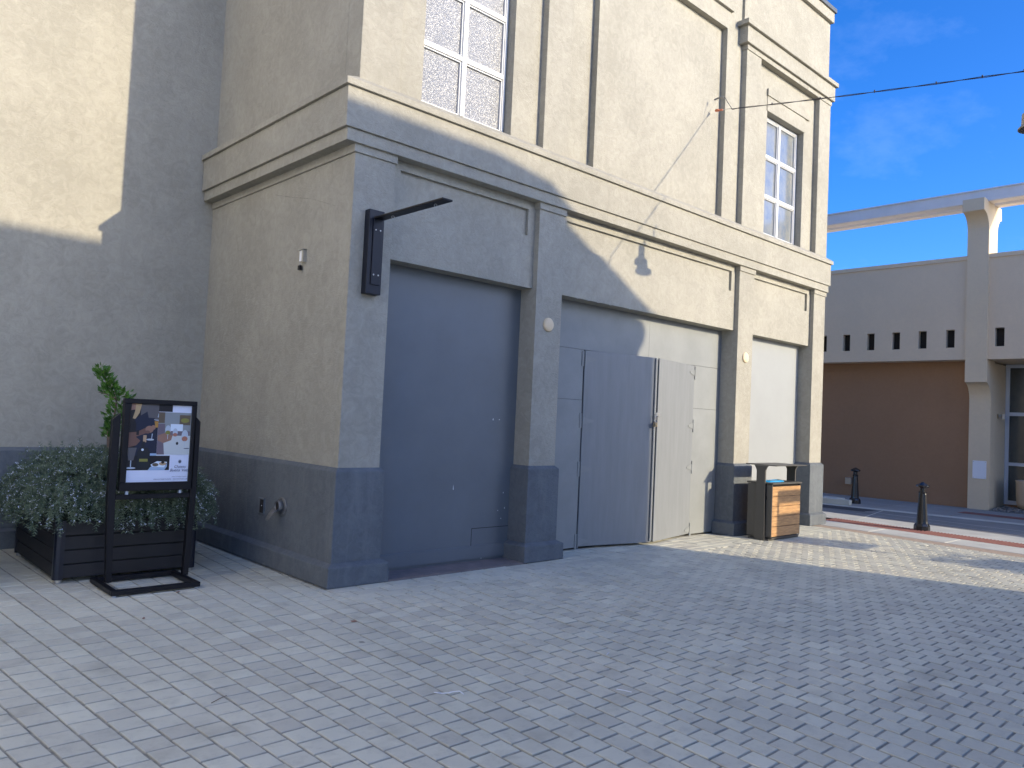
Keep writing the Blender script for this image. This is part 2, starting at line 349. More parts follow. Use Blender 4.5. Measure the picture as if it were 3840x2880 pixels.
def strip(name, fa, fb, y0, y1, z, m_, n=12, zf=None):
    g = MB()
    ys = [y0+(y1-y0)*i/n for i in range(n+1)]
    vs = [(fa(y), y, z) for y in ys]+[(fb(y), y, z) for y in ys]
    g.add(vs, [(i, n+1+i, n+2+i, i+1) for i in range(n)]); return struct(name, g, m_)
strip('tan_band', XT, XC, -30, 25, -.002, M['tan'])
# concrete edging slabs with open joints
g = MB(); y = -24
while y < 22:
    yy = y+1.16
    g.prism([(XC(y), y+.006), (XR(y), y+.006), (XR(yy), yy-.006), (XC(yy), yy-.006)], -.02, .003, 0, .004); y = yy
struct('kerb_edging', g, M['concrete'])
# red tactile strip with truncated domes
strip('tactile_paving', XR, XS, -14, .36, -.001, M['tactile'])
g = MB(); y = -5.2
while y < .34:
    for q in range(10):
        x = XR(y)+.035+q*.052
        g.lathe((x, y, -.002), [(.018, 0), (.015, .009), (.009, .012)], 6)
    y += .052
struct('tactile_domes', g, M['tactile'])
strip('road_edge', lambda y: XR(y) if y > .36 else XS(y), XS, .36, 25, -.003, M['concrete'])
FC = lambda y: 13.30-.12*y
strip('road_lit_strip', XS, lambda y: XS(y)+.95, -60, 60, -.004, M['concrete'], 30)  # lighter concrete strip; brightness of the sunlit band is put into its colour
strip('road', lambda y: XS(y)+.95, lambda y: XS(y)+1.6, -60, 60, -.0042, M['road'], 30)
strip('road_lane', lambda y: XS(y)+1.6, FC, -60, 60, -.0045, M['road'], 30)
strip('asphalt_strip', lambda y: FC(y)-.75, lambda y: FC(y)-.05, .6, 30, -.0005, M['asphalt'], 10)
strip('gutter', lambda y: FC(y)-.05, lambda y: FC(y)+.3, -40, 40, 0.0, M['concrete'], 20)
strip('sidewalk', lambda y: FC(y)+.3, lambda y: 17.5, -40, 40, -.001, M['sidewalk'], 20)
g = MB()
g.prism([(FC(1.3)+.28, 1.3), (FC(1.3)+.42, 1.3), (FC(20)+.42, 20), (FC(20)+.28, 20)], 0, .12, 0)
g.prism([(FC(1.7)+.44, 1.72), (FC(1.7)+.95, 1.66), (FC(6)+.95, 6), (FC(6)+.44, 6)], 0, .11, 0)
bevel(struct('kerb', g, M['concrete']), .012, 2)
strip('far_tactile_paving', lambda y: 14.62, lambda y: 15.12, -8, -.45, .003, M['tactile'])
g = MB()
for y in (-6.6, -5.1, -3.6, -2.1, -.6, .9, 2.4, 3.9): g.box(FC(y)+.32, 16.1, y, y+.014, -.0006, .0014)
struct('sidewalk_joints', g, M['joint'])
g = MB()
for y in (-7, -3.5, 0, 3.5): g.prism([(XS(y)+.05, y), (FC(y)-.1, y+.5), (FC(y)-.1, y+.52), (XS(y)+.05, y+.02)], -.003, -.0012)
for f, wd in ((1.32, .02), (1.9, .03)): g.add([(XS(-20)+f, -20, -.001), (XS(-20)+f+wd, -20, -.001), (XS(20)+f+wd, 20, -.001), (XS(20)+f, 20, -.001)], [(0, 1, 2, 3)])
struct('road_joints', g, M['concrete'])

# ================================================================ corner building
bld = thing('corner_building', 'two-storey cream stucco building with grey painted base, pilasters and boarded-up bays', 'building', (0, 0, 0))
XE = 9.45
st = M['stucco']
PX = [(.1, .535), (2.47, 2.88), (6.67, 7.09), (9.04, XE)]
# cores
c = MB(); c.box(.1, XE, .6, 3.98, 0, 4.5); c.box(.1, XE, .36, 12, 4.5, 9.0); c.box(.1, XE, 3.98, 12, 0, 4.5); part('wall', c, st, bld)
for i, (a, b) in enumerate(PX):
    c = MB(); c.box(a, b, .1, .6, 0, 3.97)
    if i == 0: pass
    part('pier', c, st, bld)
    c = MB()
    if i == 0:
        c.prism([(.083, .083), (.55, .083), (.55, .2), (.12, .2), (.12, 3.29), (.083, 3.29)], 3.885, 3.965)
    else: c.box(a-.015, b+.015, .083, .3, 3.885, 3.965)
    bevel(part('capital', c, st, bld), .004)
for (a, b) in ((.535, 2.47), (2.88, 6.67), (7.09, 9.04)):
    c = MB(); y0 = .17; q0, q1, zb, zt = a+.11, b-.11, 3.575, 3.87
    c.box(a, b, y0, .6, 3.0, zb); c.box(a, b, y0, .6, zt, 4.05); c.box(a, q0, y0, .6, zb, zt); c.box(q1, b, y0, .6, zb, zt); c.box(q0, q1, y0+.035, .6, zb, zt)
    part('spandrel_panel', c, st, bld)
# cornice
c = MB(); c.box(-.02, 9.47, .055, 3.29, 3.96, 4.075); c.box(-.05, 9.49, .03, 3.29, 4.075, 4.44)
c.prism([(-.08, 0), (9.52, 0), (9.52, 3.29), (-.08, 3.29)], 4.44, 4.50, inset=[(.1, .12), (XE, .12), (XE, 3.29), (.1, 3.29)], ztop=4.585)
bevel(part('cornice', c, st, bld), .005, 2)
# upper pilasters, bays
for a, b in PX:
    c = MB(); c.box(a, b, .1, .36, 4.5, 7.25); bevel(part('pilaster', c, st, bld), .004)
def bay(a, b, wx0, wx1, zt):
    y0 = .19; c = MB(); z0, z1 = 4.55, 6.56
    c.box(a, wx0, y0, .36, 4.5, zt); c.box(wx1, b, y0, .36, 4.5, zt); c.box(wx0, wx1, y0, .36, z1, zt); c.box(wx0, wx1, y0, .36, 4.5, z0)
    part('bay_wall', c, st, bld)
    # moulded hood over the window
    c = MB(); c.box(wx0-.03, wx1+.14, y0-.03, y0+.01, 6.80, 6.91); c.box(wx0-.02, wx1+.02, y0-.012, y0+.01, 6.562, 6.80); bevel(part('window_hood', c, st, bld), .004)
bay(.535, 2.47, .855, 2.055, 7.25); bay(7.09, 9.04, 7.466, 8.68, 7.25)
c = MB(); c.box(2.88, 3.42, .28, .36, 4.5, 7.43); c.box(3.42, 3.58, .19, .36, 4.5, 7.43); c.box(3.58, 6.26, .28, .36, 4.5, 7.43); c.box(6.26, 6.67, .19, .36, 4.5, 7.43)
c.box(2.88, 6.67, .19, .36, 7.43, 8.75); part('centre_panel', c, st, bld)
c = MB(); c.box(3.3, 6.36, .145, .19, 7.70, 7.78); part('ledge', c, st, bld)
for a, b in ((.1, 2.88), (6.67, XE)):
    c = MB(); c.box(a, b, .1, .36, 7.25, 7.32); c.box(a-.012, b+.012, .085, .3, 7.235, 7.31); c.box(a-.09, b+.045, .045, .36, 7.31, 7.56)
    c.prism([(a-.15, 0), (b+.08, 0), (b+.08, .36), (a-.15, .36)], 7.56, 7.63, inset=[(a-.05, .15), (b, .15), (b, .36), (a-.05, .36)], ztop=7.68)
    bevel(part('upper_cornice', c, st, bld), .004)
    c = MB(); c.box(a-.02, b, .15, .36, 7.63, 8.75); part('parapet_wall', c, st, bld)
c = MB(); c.box(.04, XE+.03, .09, 12.05, 8.72, 8.90); bevel(part('parapet_band', c, st, bld), .004)
c = MB(); c.box(.0, XE+.06, .06, 12.1, 8.90, 8.97); part('parapet_flashing', c, M['capmetal'], bld)
# dado + baseboard
def plinth(o, i, z0, z1, zt, name):
    c = MB(); c.rings([[(x, y, z0) for x, y in o], [(x, y, z1) for x, y in o], [(x, y, zt) for x, y in i]]); bevel(part(name, c, M['dado'], bld), .005)
def ring2(a, b, e, cornr=False):
    if cornr: return [(a-e, .1-e), (b+e, .1-e), (b+e, .366), (.15, .366), (.15, 3.27), (a-e, 3.27)]
    return [(a-e, .1-e), (b+e, .1-e), (b+e, .366), (a-e, .366)]
for i, (a, b) in enumerate(PX):
    k = i == 0
    plinth(ring2(a, b, .04, k), ring2(a, b, .001, k), .19, 1.005, 1.04, 'dado')
    plinth(ring2(a, b, .1 if i < 3 else .085, k), ring2(a, b, .0405, k), 0, .175, .205, 'baseboard')
# boarded bays
c = MB(); c.box(.5, 2.5, .345, .6, 0, 3.0); part('board_panel', c, M['panel'], bld, label='dark grey smooth board')
c = MB(); c.box(.575, 2.43, .325, .345, .04, .175, 0, .004); part('kick_board', c, M['panel'], bld)
c = MB()
for q in ((1.90, 1.906, .166, .36), (1.9, 2.43, .354, .36)): c.box(q[0], q[1], .3435, .346, q[2], q[3])
part('hatch_joint', c, M['slot'], bld)
rnd = random.Random(9)
for (x, z, l_) in ((2.13, 1.52, .02), (2.22, 1.525, .008), (1.62, .78, .05), (2.33, .72, .014), (2.36, .55, .018), (2.26, .53, .008), (2.31, .44, .01), (2.05, .03, .09)):
    c = MB(); c.rings([[(x, yy, z), (x+.012, yy, z-.003), (x+.014-.2*l_, yy, z+l_), (x+.003, yy, z+l_*.8)] for yy in (.344, .3455)]); part('paint_chip', c, M['white_frame'], bld)
c = MB(); c.box(.56, 2.44, .02, .345, -.01, .012); struct('doorstep', c, M['doorstep'])
c = MB(); c.box(7.05, 9.08, .345, .6, 0, 3.0); part('board_panel', c, M['panel_light'], bld, label='pale grey smooth board')
# plywood hoarding of the middle bay
c = MB()
for (a, b, z0, z1, dy) in ((2.88, 4.90, 2.432, 3.0, 0), (4.905, 6.67, 2.432, 3.0, .002), (2.88, 3.60, 1.815, 2.428, .002), (2.88, 3.60, 0.02, 1.811, 0), (5.99, 6.67, 1.815, 2.428, .002), (5.99, 6.67, 0.02, 1.811, .0)):
    c.box(a, b, .37+dy, .40, z0, z1)
part('plywood_hoarding', c, M['ply_trim'], bld)
c = MB(); c.box(2.88, 6.67, .42, .6, 0, 3.0); part('dark_backing', c, M['slot'], bld)
def leaf(h, f, zb, zt, label, side):
    (hx, hy), (fx, fy) = h, f
    d = Vector((fx-hx, fy-hy)).normalized(); n_ = Vector((d.y, -d.x))
    if n_.y > 0: n_ = -n_
    c = MB(); t = .022; q = [(hx, hy), (fx, fy), (fx-n_.x*t, fy-n_.y*t), (hx-n_.x*t, hy-n_.y*t)]
    if side < 0: q = q[::-1]
    c.prism(q, zb, zt); o = bevel(part('plywood_door', c, M['plywood'], bld, label=label), .004)
    # hinges: strap + knuckle
    for z in (2.32, 1.56, .97, .09):
        c = MB(); p0 = Vector((hx, hy))+n_*.003; p1 = p0+d*.17
        e = n_*.004
        c.rings([[(p0.x, p0.y, z-.045), (p0.x, p0.y, z+.045), (p1.x, p1.y, z+.012), (p1.x, p1.y, z-.012)], [(p0.x+e.x, p0.y+e.y, z-.045), (p0.x+e.x, p0.y+e.y, z+.045), (p1.x+e.x, p1.y+e.y, z+.012), (p1.x+e.x, p1.y+e.y, z-.012)]])
        c.tube([(hx-d.x*.004, hy+n_.y*.008, z-.09), (hx-d.x*.004, hy+n_.y*.008, z+.09)], .008, 8)
        c.box(min(hx, hx-d.x*.05), max(hx, hx-d.x*.05), .362, .3695, z-.09, z+.09)
        part('hinge', c, M['ply_trim'], o)
    return o
dl = leaf((3.615, .362), (4.775, .135), .03, 2.425, 'darker left plywood leaf, slightly ajar', 1)
dr = leaf((5.98, .362), (4.83, .135), .03, 2.425, 'right plywood leaf with weathered grain', -1)
c = MB(); c.box(4.735, 4.772, .118, .134, .05, 2.42, 0); bevel(part('edge_trim', c, M['ply_trim'], dl), .006, 3)
for _ in range(5):
    x = random.uniform(2.95, 4.2); c = MB(); a_ = random.uniform(.03, .08); d_ = random.uniform(.008, .018)
    c.rings([[(x, y_, 3.001), (x+a_, y_, 3.001), (x+a_*.6, y_, 3.0-d_), (x+a_*.2, y_, 3.0-d_*.7)] for y_ in (.166, .176)]); part('plaster_crumb', c, st, bld)
# windows
def window(x0, x1, z0, z1, glass, label):
    y = .30; fw_ = .035
    c = MB(); c.box(x0, x1, y, y+.045, z0, z0+.05); c.box(x0, x1, y, y+.045, z1-.04, z1); c.box(x0, x0+fw_, y, y+.045, z0+.05, z1-.04); c.box(x1-fw_, x1, y, y+.045, z0+.05, z1-.04)
    w_ = bevel(part('window', c, M['white_frame'], bld, label=label), .004)
    c = MB(); xm = (x0+x1)/2; h = (z1-z0)/3
    c.box(xm-.028, xm+.028, y-.006, y+.04, z0+.051, z1-.041)
    for k in (1, 2):
        zz = z0+k*h+.01
        for a, b in ((x0+fw_+.001, xm-.029), (xm+.029, x1-fw_-.001)): c.box(a, b, y-.002, y+.04, zz-.024, zz+.024)
    bevel(part('muntin', c, M['white_frame'], w_), .003)
    c = MB()
    for k in range(3):
        for a, b in ((x0+fw_, xm-.028), (xm+.028, x1-fw_)):
            za = z0+.05 if k == 0 else z0+k*h+.034; zb = z1-.04 if k == 2 else z0+(k+1)*h-.014
            for r_ in ((a, b, za, za+.016), (a, b, zb-.016, zb), (a, a+.016, za+.016, zb-.016), (b-.016, b, za+.016, zb-.016)): c.box(r_[0]+.001, r_[1]-.001, y+.014, y+.035, r_[2]+.001, r_[3]-.001)
    part('glazing_bead', c, M['white_frame'], w_)
    c = MB(); c.box(x0+.01, x1-.01, y+.036, y+.042, z0+.01, z1-.01); part('glass', c, glass, w_)
window(.865, 2.045, 4.625, 6.55, M['obscure'], 'white window with sparkling obscured glass')
window(7.476, 8.67, 4.625, 6.55, M['glass'], 'white window with dusty clear glass')
# round vents on two piers
for x in (2.675, 6.89):
    c = MB(); c.lathe((x, .1, 2.615), [(.078, .002), (.078, -.012), (.068, -.024), (.03, -.030), (.0005, -.031)], 32, axis='y'); part('round_vent', c, M['far_cream'], bld, smooth=True)
# hairline plaster seams
c = MB(); c.tube([(.099, 1.65, 3.77), (.099, 1.2, 3.66), (.099, .9, 3.60), (.099, .42, 3.45)], .0022, 4); part('plaster_crack', c, M['joint'], bld)

# wall behind the planter (same complex, next block)
lw = thing('tall_stucco_wall', 'plain tall stucco wall with grey painted base behind the planter', 'building', (-5, 3.3, 0))
c = MB(); c.box(-14, .1, 3.3, 9, 0, 9.6); part('wall', c, st, lw)
c = MB(); c.rings([[(-13.9, 3.26, .19), (.2, 3.26, .19), (.2, 3.4, .19), (-13.9, 3.4, .19)], [(-13.9, 3.26, .985), (.2, 3.26, .985), (.2, 3.4, .985), (-13.9, 3.4, .985)], [(-13.9, 3.299, 1.02), (.2, 3.299, 1.02), (.2, 3.4, 1.02), (-13.9, 3.4, 1.02)]]); part('dado', c, M['dado'], lw)
c = MB(); c.rings([[(-13.9, 3.2, 0), (.05, 3.2, 0), (.05, 3.4, 0), (-13.9, 3.4, 0)], [(-13.9, 3.2, .175), (.05, 3.2, .175), (.05, 3.4, .175), (-13.9, 3.4, .175)], [(-13.9, 3.259, .2), (.05, 3.259, .2), (.05, 3.4, .2), (-13.9, 3.4, .2)]]); part('baseboard', c, M['dado'], lw)

# ---------------------------------------------------------------- small things on the corner building
sb = thing('sign_bracket', 'black metal hanging-sign bracket with empty arm on the corner pier', 'bracket', (.31, .1, 3.0))
c = MB(); c.box(.235, .395, .02, .1, 2.615, 3.385); bevel(part('backing_box', c, M['black_box'], sb), .003)
c = MB(); c.box(.278, .372, .008, .02, 2.70, 3.30); bp_ = bevel(part('face_plate', c, M['black_box'], sb), .002)
for z in (3.2, 2.79):
    for x in (.30, .35): part('bolt', MB().lathe((x, .008, z), [(.008, 0), (.007, -.004), (.001, -.005)], 8, axis='y'), M['steel'], bp_)
c = MB(); c.box(.272, .378, -1.0, .008, 3.30, 3.315); bevel(part('arm', c, M['black'], sb), .002)
for y in (-.22, -.84):
    c = MB(); c.tube([(.325+.014*sin(a), y, 3.285-.014*cos(a)) for a in [k*pi/5 for k in range(11)]], .003, 6); c.tube([(.325, y, 3.299), (.325, y, 3.302)], .003, 6); part('hook', c, M['steel'], sb)
mt = thing('key_lock_box', 'small chrome and white bracket with padlock fixed high on the side wall', 'bracket', (.1, .97, 3.0))
c = MB(); c.box(.068, .1, .93, .985, 2.985, 3.09, 0, .004); part('white_cover', c, M['plaque'], mt)
c = MB(); c.box(.062, .1, .90, .929, 2.975, 3.10, 0, .003); c.box(.05, .098, .90, .99, 3.091, 3.098); part('chrome_clip', c, M['steel'], mt)
c = MB(); c.tube([(.075, .985, 2.985), (.075, .99, 2.96), (.075, .975, 2.945), (.075, .962, 2.96), (.075, .955, 2.985)], .003, 6); part('shackle', c, M['steel'], mt)
c = MB(); c.box(.062, .088, .955, .995, 2.90, 2.945, 0, .003); part('lock_body', c, M['black'], mt)
ob = thing('outlet_box', 'recessed grey outlet box low on the side wall beside the spout', 'outlet', (.06, 1.45, .55))
c = MB(); c.box(.045, .06, 1.385, 1.515, .475, .635, 0, .003); part('cover', c, M['panel'], ob)
c = MB(); c.box(.041, .045, 1.39, 1.46, .49, .62); part('opening', c, M['slot'], ob)
c = MB(); c.lathe((.040, 1.415, .56), [(.005, 0), (.004, -.003)], 8, axis='x'); part('screw', c, M['plaque'], ob)
dv = thing('drain_spout', 'weathered metal overflow spout with flange on the grey base of the side wall', 'spout', (.06, 1.03, .6))
c = MB(); c.lathe((.06, 1.01, .595), [(.092, 0), (.092, -.01), (.075, -.016), (.06, -.018)], 28, axis='x'); part('flange', c, M['spout'], dv, smooth=True)
c = MB(); c.lathe((.05, 1.01, .60), [(.056, 0), (.054, -.05), (.048, -.055), (.044, -.03), (.044, 0)], 24, axis='x'); part('collar', c, M['spout'], dv, smooth=True)
c = MB(); c.lathe((.008, 1.01, .60), [(.043, 0), (.001, -.001)], 24, axis='x'); part('bore', c, M['slot'], dv)
c = MB(); rr = []
for k in range(7):
    t = k/6; x = -.0-.095*t; z = .57-.04*t-.05*t*t; wd = .05-.012*t
    rr.append([(x, 1.01-wd, z+.02*(1-t)), (x, 1.01-wd*.6, z-.012), (x, 1.01+wd*.6, z-.012), (x, 1.01+wd, z+.02*(1-t)), (x, 1.01+wd*.6, z-.006), (x, 1.01-wd*.6, z-.006)])
c.rings(rr); part('lip', c, M['spout'], dv, smooth=True)
pk = thing('padlock', 'brass padlock hanging from the hasp between the plywood doors', 'padlock', (4.74, .1, 1.62))
c = MB(); c.tube([(4.745, .10, 1.67), (4.735, .095, 1.66), (4.715, .09, 1.645), (4.705, .09, 1.60), (4.72, .09, 1.585), (4.74, .09, 1.585), (4.75, .10, 1.62), (4.752, .105, 1.66)], .005, 6); part('shackle', c, M['steel'], pk)
c = MB(); c.box(4.70, 4.755, .078, .104, 1.525, 1.585, 0, .004); part('lock_body', c, M['brass'], pk)
hs = thing('door_hasp', 'steel hasp plate bridging the gap between the two plywood doors', 'hasp', (4.8, .12, 1.68))
c = MB(); c.box(4.775, 4.86, .117, .121, 1.665, 1.712); bevel(part('plate', c, M['steel'], hs), .002)
c = MB(); c.tube([(4.75, .119, 1.69), (4.75, .095, 1.69), (4.75, .09, 1.67), (4.75, .119, 1.665)], .004, 6); part('staple', c, M['steel'], hs)

# cable + pendant lamp
cb = thing('overhead_cable', 'twisted black cable strung from two insulators on the facade across the sky', 'cable', (5.97, .19, 6.1))
A = Vector((6.02, .19, 6.12)); Bp = Vector((5.50, -3.77, 5.33)); Dd = Bp-A
def wp(t): p = A+Dd*t; p.z -= .02*sin(pi*min(1, t/1.0)) if t < 1 else 0; return p
P_ = []; Q_ = []
for i in range(61):
    t = .07+i/60*2.65; p = wp(t); a = i*1.1; P_.append(p+Vector((cos(a), 0, sin(a)))*.006); Q_.append(p-Vector((cos(a), 0, sin(a)))*.006)
c = MB(); c.tube(P_, .0045, 6); part('strand', c, M['cable'], cb); c = MB(); c.tube(Q_, .0038, 6); part('strand', c, M['cable'], cb)
for t in (.24, .42, .6, .78, .9, 1.0):
    p = wp(t); part('cable_tie', MB().box(p.x-.008, p.x+.008, p.y-.006, p.y+.006, p.z-.008, p.z+.022), M['cable'], cb)
c = MB(); c.tube([A, A+Dd*.012], .02, 10); c.tube([A+Dd*.012, A+Dd*.03], .013, 10); part('orange_insulator', c, M['orange'], cb)
c = MB(); c.tube([A+Dd*.03, A+Dd*.045, A+Dd*.07], .004, 6); part('turnbuckle', c, M['steel'], cb)
U = Vector((5.97, .19, 6.26))
c = MB(); c.tube([U, U+Vector((.02, -.05, .02)), U+Vector((.03, -.14, .01))], .013, 10); part('grey_insulator', c, M['greyins'], cb)
c = MB(); c.tube([U+Vector((.03, -.14, .01)), U+Vector((.02, -.17, -.01)), U+Vector((.0, -.22, -.09)), wp(.075)+Vector((0, 0, -.01)), wp(.10)], .0045, 6); part('loop', c, M['cable'], cb)
lp = thing('pendant_lamp', 'bronze cylindrical pendant lamp hanging from the overhead cable at the picture edge', 'lamp', (5.46, -3.72, 4.8))
lx, ly = 5.735, -3.83; lz = 4.79
LC = (lx, ly, lz)
c = MB(); c.lathe(LC, [(.165, 0), (.165, .012), (.135, .04), (.13, .16), (.11, .18), (.05, .19)], 36); part('housing', c, M['lampcase'], lp, smooth=False)
c = MB(); c.lathe((lx, ly, lz-.004), [(.001, 0), (.12, -.001), (.155, .002), (.155, .004)], 36); part('lens', c, M['lampdark'], lp)
c = MB(); c.lathe(LC, [(.05, .19), (.06, .2), (.06, .34), (.045, .36), (.02, .37), (.012, .42), (.012, .56)], 20); part('stem', c, M['lampcase'], lp)

# ================================================================ poster stand
PY = .95
ps = thing('poster_stand', 'black metal poster stand with wine-tasting poster in front of the planter', 'sign stand', (-1.2, .9, 0))
c = MB()
for a in ((-1.555, -.86, .59, .64), (-1.555, -.86, 1.14, 1.19), (-1.555, -1.505, .64, 1.14), (-.91, -.86, .64, 1.14)): c.box(a[0], a[1], a[2], a[3], .012, .052)
bevel(part('base_frame', c, M['black'], ps), .003)
for x, y in ((-1.53, .61), (-.885, .61), (-1.53, 1.165), (-.885, 1.165)): part('foot', MB().lathe((x, y, 0), [(.018, 0), (.018, .0115)], 12), M['rubber'], ps)
for x0, x1, s_ in ((-1.535, -1.475, 1), (-.868, -.815, -1)):
    c = MB(); xa, xb = (x0, x1)
    zt = (1.39, 1.445) if s_ > 0 else (1.445, 1.39)
    lo = (xa, xb) if s_ > 0 else (xa, xb)
    bx = (-1.505, -1.46) if s_ > 0 else (-.885, -.84)
    c.rings([[(bx[0], PY-.03, .05), (bx[1], PY-.03, .05), (bx[1], PY+.03, .05), (bx[0], PY+.03, .05)],
             [(lo[0], PY-.03, .73), (lo[1], PY-.03, .73), (lo[1], PY+.03, .73), (lo[0], PY+.03, .73)],
             [(lo[0], PY-.03, zt[0]), (lo[1], PY-.03, zt[1]), (lo[1], PY+.03, zt[1]), (lo[0], PY+.03, zt[0])]])
    bevel(part('post', c, M['black'], ps), .003)
c = MB(); c.box(-1.475, -.868, PY-.02, PY+.02, .725, .765); bevel(part('crossbar', c, M['black'], ps), .003)
for x in (-1.385, -.95):
    c = MB(); c.box(x-.011, x+.011, PY-.012, PY+.012, .765, .795); part('spacer', c, M['alu'], ps)
fx0, fx1, fz0, fz1 = -1.452, -.852, .795, 1.567
px0, px1, pz0, pz1 = -1.408, -.888, .862, 1.53
c = MB(); yb = PY-.03
c.box(fx0, fx1, yb, PY+.03, fz0, pz0+.004); c.box(fx0, fx1, yb, PY+.03, pz1-.004, fz1); c.box(fx0, px0+.004, yb, PY+.03, pz0+.004, pz1-.004); c.box(px1-.004, fx1, yb, PY+.03, pz0+.004, pz1-.004)
fr = bevel(part('poster_frame', c, M['black'], ps), .004)
cols = dict(white=(.62, .66, .78), dark=(.012, .012, .016), navy=(.012, .018, .04), grey=(.10, .095, .10), skin=(.27, .15, .11), skin2=(.15, .08, .06), blond=(.42, .30, .16), amber=(.42, .22, .05), pink=(.36, .15, .10),
            table=(.50, .53, .52), wall=(.24, .265, .27), brown=(.12, .09, .06), olive=(.22, .21, .05), glassc=(.42, .48, .55), plate=(.62, .70, .78), dress=(.15, .12, .145), blue=(.30, .42, .58), ink=(.08, .09, .14), bottle=(.012, .016, .022), tan=(.42, .29, .17))
names = list(cols); pm = [mat('poster_'+n, cols[n], .35) for n in names]
c = MB(); PW, PH = px1-px0, pz1-pz0; layer = [0]
def pp(pts, col, mbx=None):
    layer[0] += 1; yy = PY-.006-layer[0]*.00012
    q = [(px0+PW*a, yy, pz0+PH*(1-b)) for a, b in pts]
    ar = sum(q[i][0]*q[(i+1) % len(q)][2]-q[(i+1) % len(q)][0]*q[i][2] for i in range(len(q)))
    if ar < 0: q = q[::-1]
    c.add(q, [tuple(range(len(q)))], names.index(col))
def rect(a, b, x, y, col): pp([(a, b), (x, b), (x, y), (a, y)], col)
def ell(cx, cy, rx, ry, col, n=16): pp([(cx+rx*cos(2*pi*k/n), cy+ry*sin(2*pi*k/n)) for k in range(n)], col)
c.box(px0, px1, PY-.006, PY+.0, pz0, pz1, names.index('white'))
rect(0, 0, .46, .845, 'dark'); rect(.46, 0, .68, .095, 'dark'); rect(0, .66, .68, .845, 'dark')
rect(.18, 0, .46, .30, 'grey'); rect(.0, .0, .10, .35, 'dark'); rect(.12, .18, .45, .66, 'navy'); rect(.3, .56, .46, .66, 'blue'); rect(.3, .545, .46, .63, 'navy')
pp([(.04, .0), (.13, .0), (.10, .08), (.03, .09)], 'skin'); pp([(.10, 0), (.19, 0), (.16, .12), (.10, .2), (.06, .19), (.09, .1)], 'blond'); pp([(.09, .2), (.28, .10), (.36, .35), (.2, .42)], 'navy')
pp([(0, .37), (.14, .36), (.26, .31), (.32, .30), (.33, .36), (.2, .40), (0, .46)], 'skin2'); ell(.33, .325, .065, .045, 'skin'); ell(.39, .30, .035, .03, 'skin'); ell(.30, .36, .04, .02, 'skin2')
pp([(0, .46), (.12, .42), (.2, .47), (.14, .53), (0, .56)], 'skin2'); rect(.13, .34, .17, .40, 'dark')
pp([(.40, .22), (.50, .22), (.46, .30), (.42, .30)], 'amber'); ell(.45, .20, .06, .012, 'glassc', 12); pp([(.42, .10), (.47, .10), (.50, .2), (.40, .2)], 'grey'); pp([(.455, .12), (.475, .12), (.46, .17), (.445, .17)], 'glassc')
pp([(.37, .38), (.385, .38), (.375, .45), (.365, .45)], 'glassc'); ell(.35, .455, .06, .012, 'glassc')
rect(.24, .40, .29, .49, 'tan'); rect(.22, .48, .27, .60, 'bottle'); pp([(.16, .62), (.20, .56), (.32, .56), (.36, .62), (.36, .82), (.16, .82)], 'bottle'); rect(.2, .70, .33, .735, 'olive'); ell(.24, .585, .02, .015, 'plate')
pp([(.0, .56), (.15, .56), (.11, .72), (.03, .72)], 'grey'); rect(.065, .72, .08, .80, 'glassc'); ell(.07, .815, .08, .012, 'glassc')
pp([(.38, .775), (.48, .73), (.64, .74), (.60, .81), (.40, .80)], 'plate'); pp([(.38, .80), (.60, .81), (.64, .755), (.64, .80), (.60, .845), (.42, .845), (.34, .845)], 'blue'); ell(.455, .775, .05, .022, 'brown'); ell(.57, .762, .06, .022, 'tan'); ell(.57, .745, .025, .018, 'dark')
rect(.46, .10, 1.0, .645, 'wall'); rect(.46, .10, .56, .24, 'brown'); rect(.8, .13, .98, .26, 'brown'); ell(.89, .2, .07, .03, 'olive'); rect(.46, .25, .57, .42, 'dress'); rect(.66, .25, .86, .36, 'plate'); rect(.62, .34, .98, .42, 'dress')
pp([(.58, .40), (1, .40), (1, .645), (.52, .645)], 'table'); pp([(.46, .40), (.6, .36), (.7, .40), (.68, .46), (.55, .5), (.46, .46)], 'skin'); pp([(.46, .46), (.56, .5), (.58, .645), (.46, .645)], 'dress')
for x, y, s_ in ((.74, .36, .8), (.90, .40, 1.1), (.62, .33, .9)):
    ell(x, y, .05*s_, .07*s_, 'glassc'); ell(x, y+.035*s_, .045*s_, .03*s_, 'pink' if x > .7 else 'olive'); rect(x-.004, y+.06*s_, x+.004, y+.13*s_, 'glassc')
ell(.78, .50, .02, .02, 'dark'); ell(.94, .565, .05, .006, 'ink')
# crest and lettering
ell(.845, .735, .026, .024, 'wall'); pp([(.825, .725), (.865, .725), (.858, .75), (.832, .75)], 'ink')
poster = part('poster', c, pm, ps)
def text(parent, s_, x, z, size, y, m_, name='lettering', shear=0, ax='c', rot=(R(90), 0, 0), wid=None):
    cu = bpy.data.curves.new('t', 'FONT'); cu.body = s_; cu.size = size; cu.shear = shear; cu.align_x = 'CENTER'
    to = bpy.data.objects.new('t', cu); S.collection.objects.link(to)
    bpy.context.view_layer.update(); me = bpy.data.meshes.new_from_object(to.evaluated_get(bpy.context.evaluated_depsgraph_get()))
    bpy.data.objects.remove(to); ro = parent
    off = woff(parent); xs = [v.co.x for v in me.vertices]; sc = 1 if not wid else wid/(max(xs)-min(xs))
    for v in me.vertices: v.co = Vector((x+v.co.x*sc-off.x, y-off.y, z+v.co.y-off.z))
    me.materials.append(m_); me.name = name; o = bpy.data.objects.new(name, me); S.collection.objects.link(o); o.parent = parent; return o
ink = pm[names.index('ink')]; TY = PY-.02
text(poster, 'Chateau', px0+PW*.845, pz0+PH*(1-.815), .034, TY, ink, 'script_lettering', .35, wid=.10)
